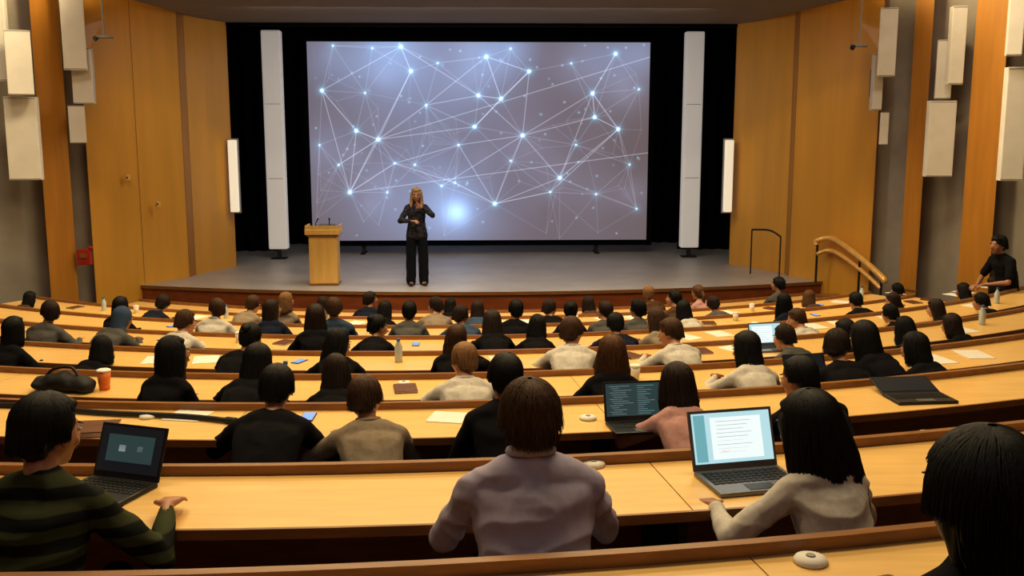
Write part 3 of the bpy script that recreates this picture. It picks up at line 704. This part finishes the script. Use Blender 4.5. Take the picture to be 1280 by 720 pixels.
AUD={
'A':[(1248,552,'full','K','k',0,0,2)],
'C':[(325,473,'short','K','k',0,0,1),(468,487,'short','M','e',0,2,0),(634,448,'short','K','k',0,3,1),(860,470,'bob','D','p',1,0,0),(1042,460,'short','K','k',0,1,1)],
'D':[(196,425,'long','K','k',1,2,1),(290,441,'bob','K','k',1,0,1),(415,455,'long','D','k',1,1,1),(585,440,'short','L','w',0,1,0),(763,423,'long','B','k',1,0,0),(952,425,'bob','K','w',1,1,1),(1068,422,'short','D','k',0,4,0),(1122,410,'long','K','k',1,0,1),(1182,432,'bob','K','k',1,3,1)],
'E':[(2,398,'bob','K','k',1,0,1),(93,427,'bob','K','k',1,5,1),(285,412,'bun','K','k',0,0,1),(418,420,'long','K','k',1,4,1),(562,408,'bob','M','k',1,3,0),(712,405,'short','M','w',0,2,0),(862,405,'short','M','w',0,5,0),(1012,412,'short','D','g',0,3,0),(1092,404,'bob','K','k',1,0,1),(1156,402,'long','K','k',1,2,1),(1222,406,'bob','D','k',1,0,1)],
'F':[(52,378,'short','D','g',0,5,0),(121,388,'hood','b','g',0,0,1),(210,394,'short','M','w',0,2,0),(395,382,'long','D','k',1,0,1),(461,400,'bun','K','k',1,4,1),(620,394,'long','D','k',1,0,0),(668,400,'bob','K','k',1,3,1),(775,397,'short','K','n',0,0,1),(835,392,'long','M','e',1,1,0),(1023,390,'short','M','w',0,5,0),(1135,394,'short','K','k',0,0,1),(1195,392,'long','D','k',1,1,0),(1250,396,'short','K','k',0,3,1)],
'G':[(142,372,'long','K','k',1,0,1),(265,375,'short','M','w',0,5,0),(337,376,'long','D','n',1,4,1),(420,370,'short','M','b',0,0,0),(510,378,'short','K','g',0,0,1),(580,387,'short','D','b',0,4,2),(640,376,'short','K','k',0,1,1),(712,378,'bun','K','n',1,0,1),(757,378,'short','D','g',0,5,0),(800,376,'short','K','g',0,1,1),(872,380,'bob','K','w',1,2,1),(990,368,'long','K','n',1,4,1),(1085,369,'short','K','k',0,0,1),(1140,378,'bob','D','o',1,5,0),(1225,366,'long','K','k',1,3,1),(1268,380,'bob','D','k',1,2,1)],
'H':[(20,388,'bob','K','o',1,0,1),(180,372,'short','D','n',0,1,1),(296,373,'short','M','e',0,0,0),(360,364,'bob','L','e',1,2,0),(470,380,'long','K','k',1,0,1),(545,376,'short','D','e',0,5,0),(597,380,'bob','D','b',1,0,1),(690,379,'short','D','k',0,4,1),(850,364,'short','K','o',0,5,0),(905,374,'short','D','g',0,2,0),(1025,366,'bob','B','o',1,4,0),(1140,366,'short','K','n',0,0,1)],
'I':[(392,374,'short','D','g',0,3,0),(458,366,'short','D','n',0,4,1),(560,376,'bob','K','k',1,1,1),(742,374,'bob','D','o',1,0,0),(820,358,'short','L','o',0,4,0),(882,357,'tail','B','p',1,0,0),(970,345,'short','K','g',0,1,1)],
}
HK={'short':'short','bob':'chin-length','long':'long','bun':'tied-up','tail':'ponytailed','full':'full','front':'long','hood':''}
def seat_person(row,px,topy,hk,hc,sc,fem,var,skin,label,fig=None,maxs=1.07,mins=.90,headoff=.12,rzadd=0,sx=1):
    t=find_t(row,px,SEAT+headoff,1.15); p=rp(row,t,SEAT,0); hp=rp(row,t,SEAT+headoff,1.15)
    H=at_y(px,topy,hp.y).z-p.z
    f=fig or proto(H,bool(fem),var)
    s=max(mins,min(maxs,H/(f['top']+.012)))
    person(f,hk,hc,sc,p,t+rzadd,label,skin,s,'audience members at the curved desks',sx=sx)
    return p,t
def puck(T):
    b=B(); lathe(b,(0,0,0),[(.045,0),(.048,.006),(.042,.016),(.02,.02)],24); obj('case',b,M['paper'],T,True,world=False)
    b=B(); lathe(b,(0,0,.0195),[(.014,0),(.012,.004)],16); obj('button',b,M['whiteseam'],T,world=False)
def sheet(w,d,m='paper'):
    def f(T):
        b=B(); box(b,(0,0,.002),(w,d,.003)); obj('sheet',b,M[m],T,world=False)
    return f
def book(w,d,h,m):
    def f(T):
        b=B(); box(b,(0,0,h/2),(w-.006,d-.006,h-.004)); obj('pages',b,M['paper'],T,world=False)
        b=B(); box(b,(0,0,h-.001),(w,d,.003)); box(b,(0,0,.0015),(w,d,.003)); box(b,(-w/2,0,h/2),(.003,d,h)); obj('cover',b,M[m],T,world=False)
    return f
def cup(m,h=.12,r=.042):
    def f(T):
        b=B(); lathe(b,(0,0,0),[(r*.75,0),(r,h)],20); obj('cup_body',b,M[m],T,True,world=False)
        b=B(); lathe(b,(0,0,h-.002),[(r*1.05,0),(r*1.05,.008),(r*.8,.014)],20); obj('lid',b,M['paper'],T,world=False)
    return f
def bottle(m):
    def f(T):
        b=B(); lathe(b,(0,0,0),[(.03,0),(.033,.01),(.033,.13),(.014,.17),(.014,.18)],16); obj('bottle_body',b,M[m],T,True,world=False)
        b=B(); lathe(b,(0,0,.18),[(.016,0),(.016,.02)],12); obj('cap',b,M['blueplastic'],T,world=False)
    return f
def phone(T):
    b=B(); box(b,(0,0,.004),(.075,.15,.008),0,.003); obj('case',b,M['lapdark'],T,world=False)
    b=B(); box(b,(0,0,.0085),(.068,.14,.001)); obj('display',b,M['e_blue'],T,world=False)
def bag(T):
    a=[[],[]]; hull(a,((-.16,0,.05),(.06,.09,.05)),((.16,0,.045),(.06,.08,.045)),((0,0,.07),(.09,.09,.06)))
    me=remesh(a,.012,2,(.02,(12,12,12))); obj('bag_body',me,M['chair'],T)
    b=B(); tube(b,bez([(-.12,0,.10),(-.06,.0,.15),(.05,.02,.16),(.12,0,.09)]),.010); obj('strap',b,M['dark'],T,True,world=False)
KINDS=[('paper_sheet','white paper sheet','paper',sheet(.21,.29),'white paper sheets on the desks'),('paper_sheet','white paper sheet','paper',sheet(.21,.29),'white paper sheets on the desks'),
  ('drink_bottle','clear bottle with blue cap','bottle',bottle('clear'),'small drink bottles on the desks'),('notebook','brown notebook','notebook',book(.15,.21,.015,'brownleather'),'notebooks on the desks'),
  ('disposable_cup','white paper cup','cup',cup('paper',.10,.038),'paper cups on the desks'),('phone','phone with lit screen','phone',phone,'phones on the desks')]
rk=random.Random(11)
for row,L in AUD.items():
    L=sorted(L); ts=[find_t(row,a[0],SEAT+.12,1.15) for a in L]
    for i,a in enumerate(L):
        px,ty,hk,hc,sc,fem,var,skin=a
        side=ORD[i]+' from left'
        if row=='A': lab='person with big smooth dark hair, cropped by the bottom right corner'
        else:
            hd='%s %s hair'%(HK[hk],HN[hc]) if hk!='hood' else 'blue-grey hood'
            lab='person, %s, %s, %s, %s row from stage'%(hd,SN[sc],side,FROMSTAGE[row])
        kw=dict(maxs=1.1,headoff=.0) if row=='A' else dict(rzadd=rk.uniform(-.2,.2),sx=rk.uniform(.92,1.0))
        p,t=seat_person(row,px,ty,hk,hc,sc,fem,var,skin,lab,mins=.88 if row in 'ABCD' else .84,**kw)
        chair(p,t,'black chair under person %s in %s desk row from stage'%(side,FROMSTAGE[row]) if row!='A' else 'black chair under the dark-haired person at the bottom right')
        if row in 'DEFGH':
            gap=(ts[i+1]-t)*RR if i+1<len(ts) else 1.2
            if gap>.7:
                nq=1 if gap<.9 else (2 if gap<1.4 else 3)
                for q in range(nq):
                    nm,lb,ct,fn,gr=rk.choice(KINDS); tt=t+(gap*(q+1)/(nq+1))/RR
                    pp=rp(row,tt,-.22-.08*rk.random(),DESK)
                    T=thing(nm,'%s %sright of person %s, %s row from stage'%(lb,['','farther ','farthest '][q],side,FROMSTAGE[row]),ct,pp,tt+rk.uniform(-.4,.4),gr); fn(T)
man=figure('man',lean=17,pitch=-6,wl=(-.16,.49,.80),wr=(.16,.49,.80),pl=(-.75,-.6,-.85),pr=(.75,-.6,-.85),neckf=.0,big=1.08,fold=.012,hs=1.08,neck=.132,coll=.014,slope=.05)
def fore(px,topy,fig,*a,**k): return seat_person('B',px,topy,*a,fig=fig,**k)
p,t=fore(665,476,man,'short','M','l',0,0,0,'broad-shouldered person in lilac grey collared shirt seen from behind, centre foreground',maxs=1.1)
chair(p,t,'black chair under the person in the lilac grey shirt')
lw=figure('leftp',lean=20,pitch=6,yaw=-25,wl=(-.16,.45,.80),wr=(.32,.42,.83),pl=(-.9,-.5,-.5),pr=(.6,-.5,-.7),curl=.2,fold=.010,hs=1.1,slope=.045)
p,t=fore(14,513,lw,'short','K','s',0,0,0,'person in green striped jumper at bottom left, hand resting open',headoff=.0,maxs=.96)
chair(p,t,'black chair under the person in the green striped jumper')
rw=figure('rightw',lean=26,pitch=4,yaw=12,roll=-8,fem=True,wl=(-.30,.44,.80),wr=(.14,.46,.80),pl=(-.8,-.6,-.5),pr=(.8,-.7,-.5),fold=.010,hs=1.14,slope=.04)
p,t=fore(1062,508,rw,'mane','K','w',1,0,1,'person with long black hair and white shirt beside the bright laptop',maxs=1.12,rzadd=.12,headoff=.05)
chair(p,t,'black chair under the white-shirted person beside the bright laptop')
sf_=figure('speaker',stand=True,lean=1,fem=True,pitch=4,yaw=-8,wl=(-.07,.27,1.36),wr=(.10,.25,1.13),pl=(-.8,-.2,-.6),pr=(.8,-.3,-.4),wide=True,handn=((.6,-.5,.4),(0,.3,1)),jacket=True,curl=.5)
q=at_z(522,356,1.0)
SPK=person(sf_,'front','Y','j',(q.x,q.y,1.0),PI+.12,'person in patterned black jacket and black trousers with long blond hair speaking on stage',0,1.045)
st=figure('stander',stand=True,lean=16,yaw=10,pitch=0,wl=(-.10,.40,1.02),wr=(.12,.38,.98),pl=(-.8,-.4,-.4),pr=(.8,-.4,-.4),curl=.6,vox=.009,sleeve=.1)
q=at_y(1262,330,13.2)
def floorz(x,y):
    for i,k in enumerate(names):
        D,xc,fz=ROWS[k]; yy=D+RR-math.sqrt((RR-.06)**2-(x-xc)**2)
        if y<yy: return fz
    return ROWS['I'][2]
fz=floorz(q.x,q.y); H=at_y(1258,293,13.2).z-fz
person(st,'short','K','k',(q.x,q.y,fz),1.75,'person in black short-sleeved top standing by right wall, turned toward the stage',1,max(.9,min(1.12,H/(st['top']+.01))))
# ---------------------------------------------------------------- laptops and desk items
def on_desk(row,px,py):
    D,xc,fz=ROWS[row]; p=at_z(px,py,fz+DESK); t=math.atan2(p.x-xc,D+RR-p.y); return p,t
def laptop(label,row,px,py,rz,kind,w=.34,d=.24,ang=108,body='lapdark'):
    p,t=on_desk(row,px,py); T=thing('laptop',label,'laptop',p,t+rz,'open laptops on the desks')
    b=B(); box(b,(0,0,.009),(w,d,.018),0,.005); obj('base',b,M[body],T,world=False)
    b=B()
    for r in range(5):
        for c in range(13): box(b,(-w*.42+c*w*.84/12,d*.34-r*d*.105,.019),(w*.055,d*.08,.003))
    obj('keyboard',b,M['key'],T,world=False)
    b=B(); box(b,(0,-d*.32,.0185),(w*.3,d*.24,.002)); obj('touchpad',b,M['lapgrey' if body=='lapdark' else 'lapdark'],T,world=False)
    A=math.radians(ang-90); LM=Matrix.Translation((0,d/2,.016))@Matrix.Rotation(-A,4,'X')
    h=d*.94
    b=B(); box(b,(0,.004,h/2),(w,.008,h),0,.003,M4=LM); lid=obj('lid',b,M[body],T,world=False)
    b=B(); mats=[M['e_dim'],M['e_line']]
    box(b,(0,-.0015,h*.53),(w*.93,.002,h*.84),M4=LM)
    L=lambda cx,cz,sw_,sh,mi: box(b,(cx*w,-.0035,cz*h),(sw_*w,.0015,sh*h),M4=LM,mi=mi)
    if kind=='doc':
        mats=[M['e_light'],M['e_white'],M['e_teal'],M['e_line'],M['e_red']]
        L(.05,.52,.60,.70,1); L(-.38,.53,.13,.78,2)
        for i in range(9): L(.02-.02*(i%3),.80-i*.065,.42-.05*(i%3),.008,3)
        L(-.10,.30,.10,.02,4)
    elif kind=='code':
        mats=[M['e_dark'],M['e_line'],M['e_teal']]
        rr=random.Random(2)
        for i in range(14):
            ww=rr.uniform(.12,.36); L(-.40+ww/2+.03*(i%3),.88-i*.055,ww,.010,1)
            ww=rr.uniform(.10,.30); L(.08+ww/2,.88-i*.055,ww,.010,2 if i%4==0 else 1)
    elif kind=='bright':
        mats=[M['e_light'],M['e_white'],M['e_line']]
        L(-.1,.5,.6,.7,1)
        for i in range(6): L(-.1,.76-i*.1,.45,.012,2)
    elif kind=='video':
        mats=[M['e_dim'],M['e_line'],M['e_dark']]
        L(0,.55,.7,.5,2); L(-.12,.55,.10,.12,1); L(.15,.56,.08,.10,1)
    obj('display',b,mats,T,world=False)
    return T
laptop('dark open laptop with nearly black screen beside the green striped person','B',132,616,-.30,'video',.30,.22,112)
laptop('grey laptop with bright white document and teal side bar on screen','B',938,604,.04,'doc',.36,.25,110,'lapgrey')
laptop('dark laptop showing two columns of code, left of the pink-topped person','C',800,536,.0,'code',.32,.22,106)
laptop('small laptop with pale bright screen near the right middle rows','E',966,437,-.05,'bright',.33,.22,108,'lapgrey')
laptop('dark laptop with black screen behind the person in black, right side','D',1018,482,-.1,'off',.31,.20,120)
laptop('low dark laptop folded almost flat on the right desk','C',1150,500,-.2,'off',.36,.20,163)
def item(name,label,cat,row,px,py,fn,group=None,rz=0,dz=0):
    p,t=on_desk(row,px,py); T=thing(name,label,cat,p+Vector((0,0,dz)),t+rz,group); fn(T); return T
for lb,row,px,py in (('white disc microphone on nearest desk, bottom right','A',1013,703),('white disc microphone right of the dark laptop','B',262,589),('white disc microphone beside woman with white shirt, right desk','B',1160,545),
   ('white disc microphone just right of the lilac-shirted person','B',742,582),('white disc microphone beside small grey row, left middle','D',505,480),('white disc microphone left of the pink-topped person','C',735,524),('white disc microphone near the brown leather folder','C',185,522)):
    item('desk_microphone',lb,'microphone',row,px,py,puck,'white disc microphones on the desks')
item('disposable_cup','orange drink cup on the left side of a middle desk','cup','D',131,487,cup('orange',.13,.045))
item('handbag','slouched black bag on the left desk beside the orange cup','bag','D',80,489,bag)
item('folder','brown leather folder on the left desk near the green striped person','folder','C',108,540,book(.30,.22,.03,'brownleather'),rz=.2)
item('disposable_cup','white paper cup beside the brown leather folder','cup','C',72,530,cup('paper',.11,.04))
item('phone','phone with lit blue screen right of the person in black suit','phone','C',385,522,phone)
item('booklet','white booklet on desk behind the long-haired person, left middle','booklet','D',342,478,book(.16,.12,.02,'paper'))
item('drink_bottle','clear bottle with blue cap standing by the white booklet','bottle','D',358,488,bottle('clear'))
for i,(row,px,py,w,lb) in enumerate((('C',235,520,.21,'white sheet left of the person in the black suit'),('C',560,522,.2,'white sheet left of the black-haired central person'))):
    item('paper_sheet',lb,'paper',row,px,py,sheet(w,.2),'white paper sheets on the desks',rz=random.uniform(-.4,.4))
b=B()
t0=find_t('C',-30,-.05,RIM); t1=find_t('C',285,-.25,DESK); pts=[]
for i in range(30):
    s=i/29; t=t0+(t1-t0)*s; pts.append(rp('C',t,-.08-.20*s*s+.02*math.sin(s*9),DESK+.017))
T=thing('cable','thick black cable lying along the left part of the desk','cable',pts[0]); tube(b,pts,.015,8); obj('sheath',b,M['dark'],T,True)
b=B(); tube(b,[pts[-1],pts[-1]+(pts[-1]-pts[-2]).normalized()*.06],.020,10); obj('plug',b,M['dark'],T)
# ---------------------------------------------------------------- lights
WARM=(1,.79,.47)
for y,e in ((4.9,240),(8.9,310),(12.8,320)):
    light('AREA','house_light',(-.3,y,7.9),e,WARM,(-.3,y-.5,0),7.5,1.0)
light('AREA','rear_fill_light',(0,-1.5,7.4),26,(1,.90,.84),(.4,3.2,2.4),2,1.2)  # added fill from behind to brighten the foreground backs, not a hall fitting
for s in (-1,1):
    light('AREA','wall_washer',(s*3.6,14.0,7.6),260,(1,.81,.46),(s*6.4,18.8,3.2),1.2,1.2)
    light('SPOT','wall_pool',(s*4.2,14.8,7.0),620,(1,.82,.48),(s*6.2,18.4,4.4),.25,spot=.62,blend=1)
    light('AREA','side_washer',(s*5.8,12.5,7.7),50,(1,.8,.58),(s*8.2,15.4,3.4),1,1)
    light('SPOT','column_fill_spot',(s*2.5,15.0,7.4),800,(1,.96,.90),(s*4.55,21.6,3.4),.1,spot=.42,blend=.6)  # added fill spots that whiten the columns, no actual stage lamps
light('SPOT','stage_spot',(-.6,12.5,7.6),470,(1,.88,.72),(-1.2,17.9,1.6),.3,spot=.42)
light('AREA','stage_wash',(0,17.6,5.8),150,(1,.95,.90),(0,19.3,1.0),8,1)
w=bpy.data.worlds.new('world'); SC.world=w; w.use_nodes=True
w.node_tree.nodes['Background'].inputs[0].default_value=(.25,.17,.1,1); w.node_tree.nodes['Background'].inputs[1].default_value=.03
SC.view_settings.view_transform='Standard'
SC.view_settings.look='None'
SC.view_settings.exposure=.34
SC.view_settings.gamma=.84
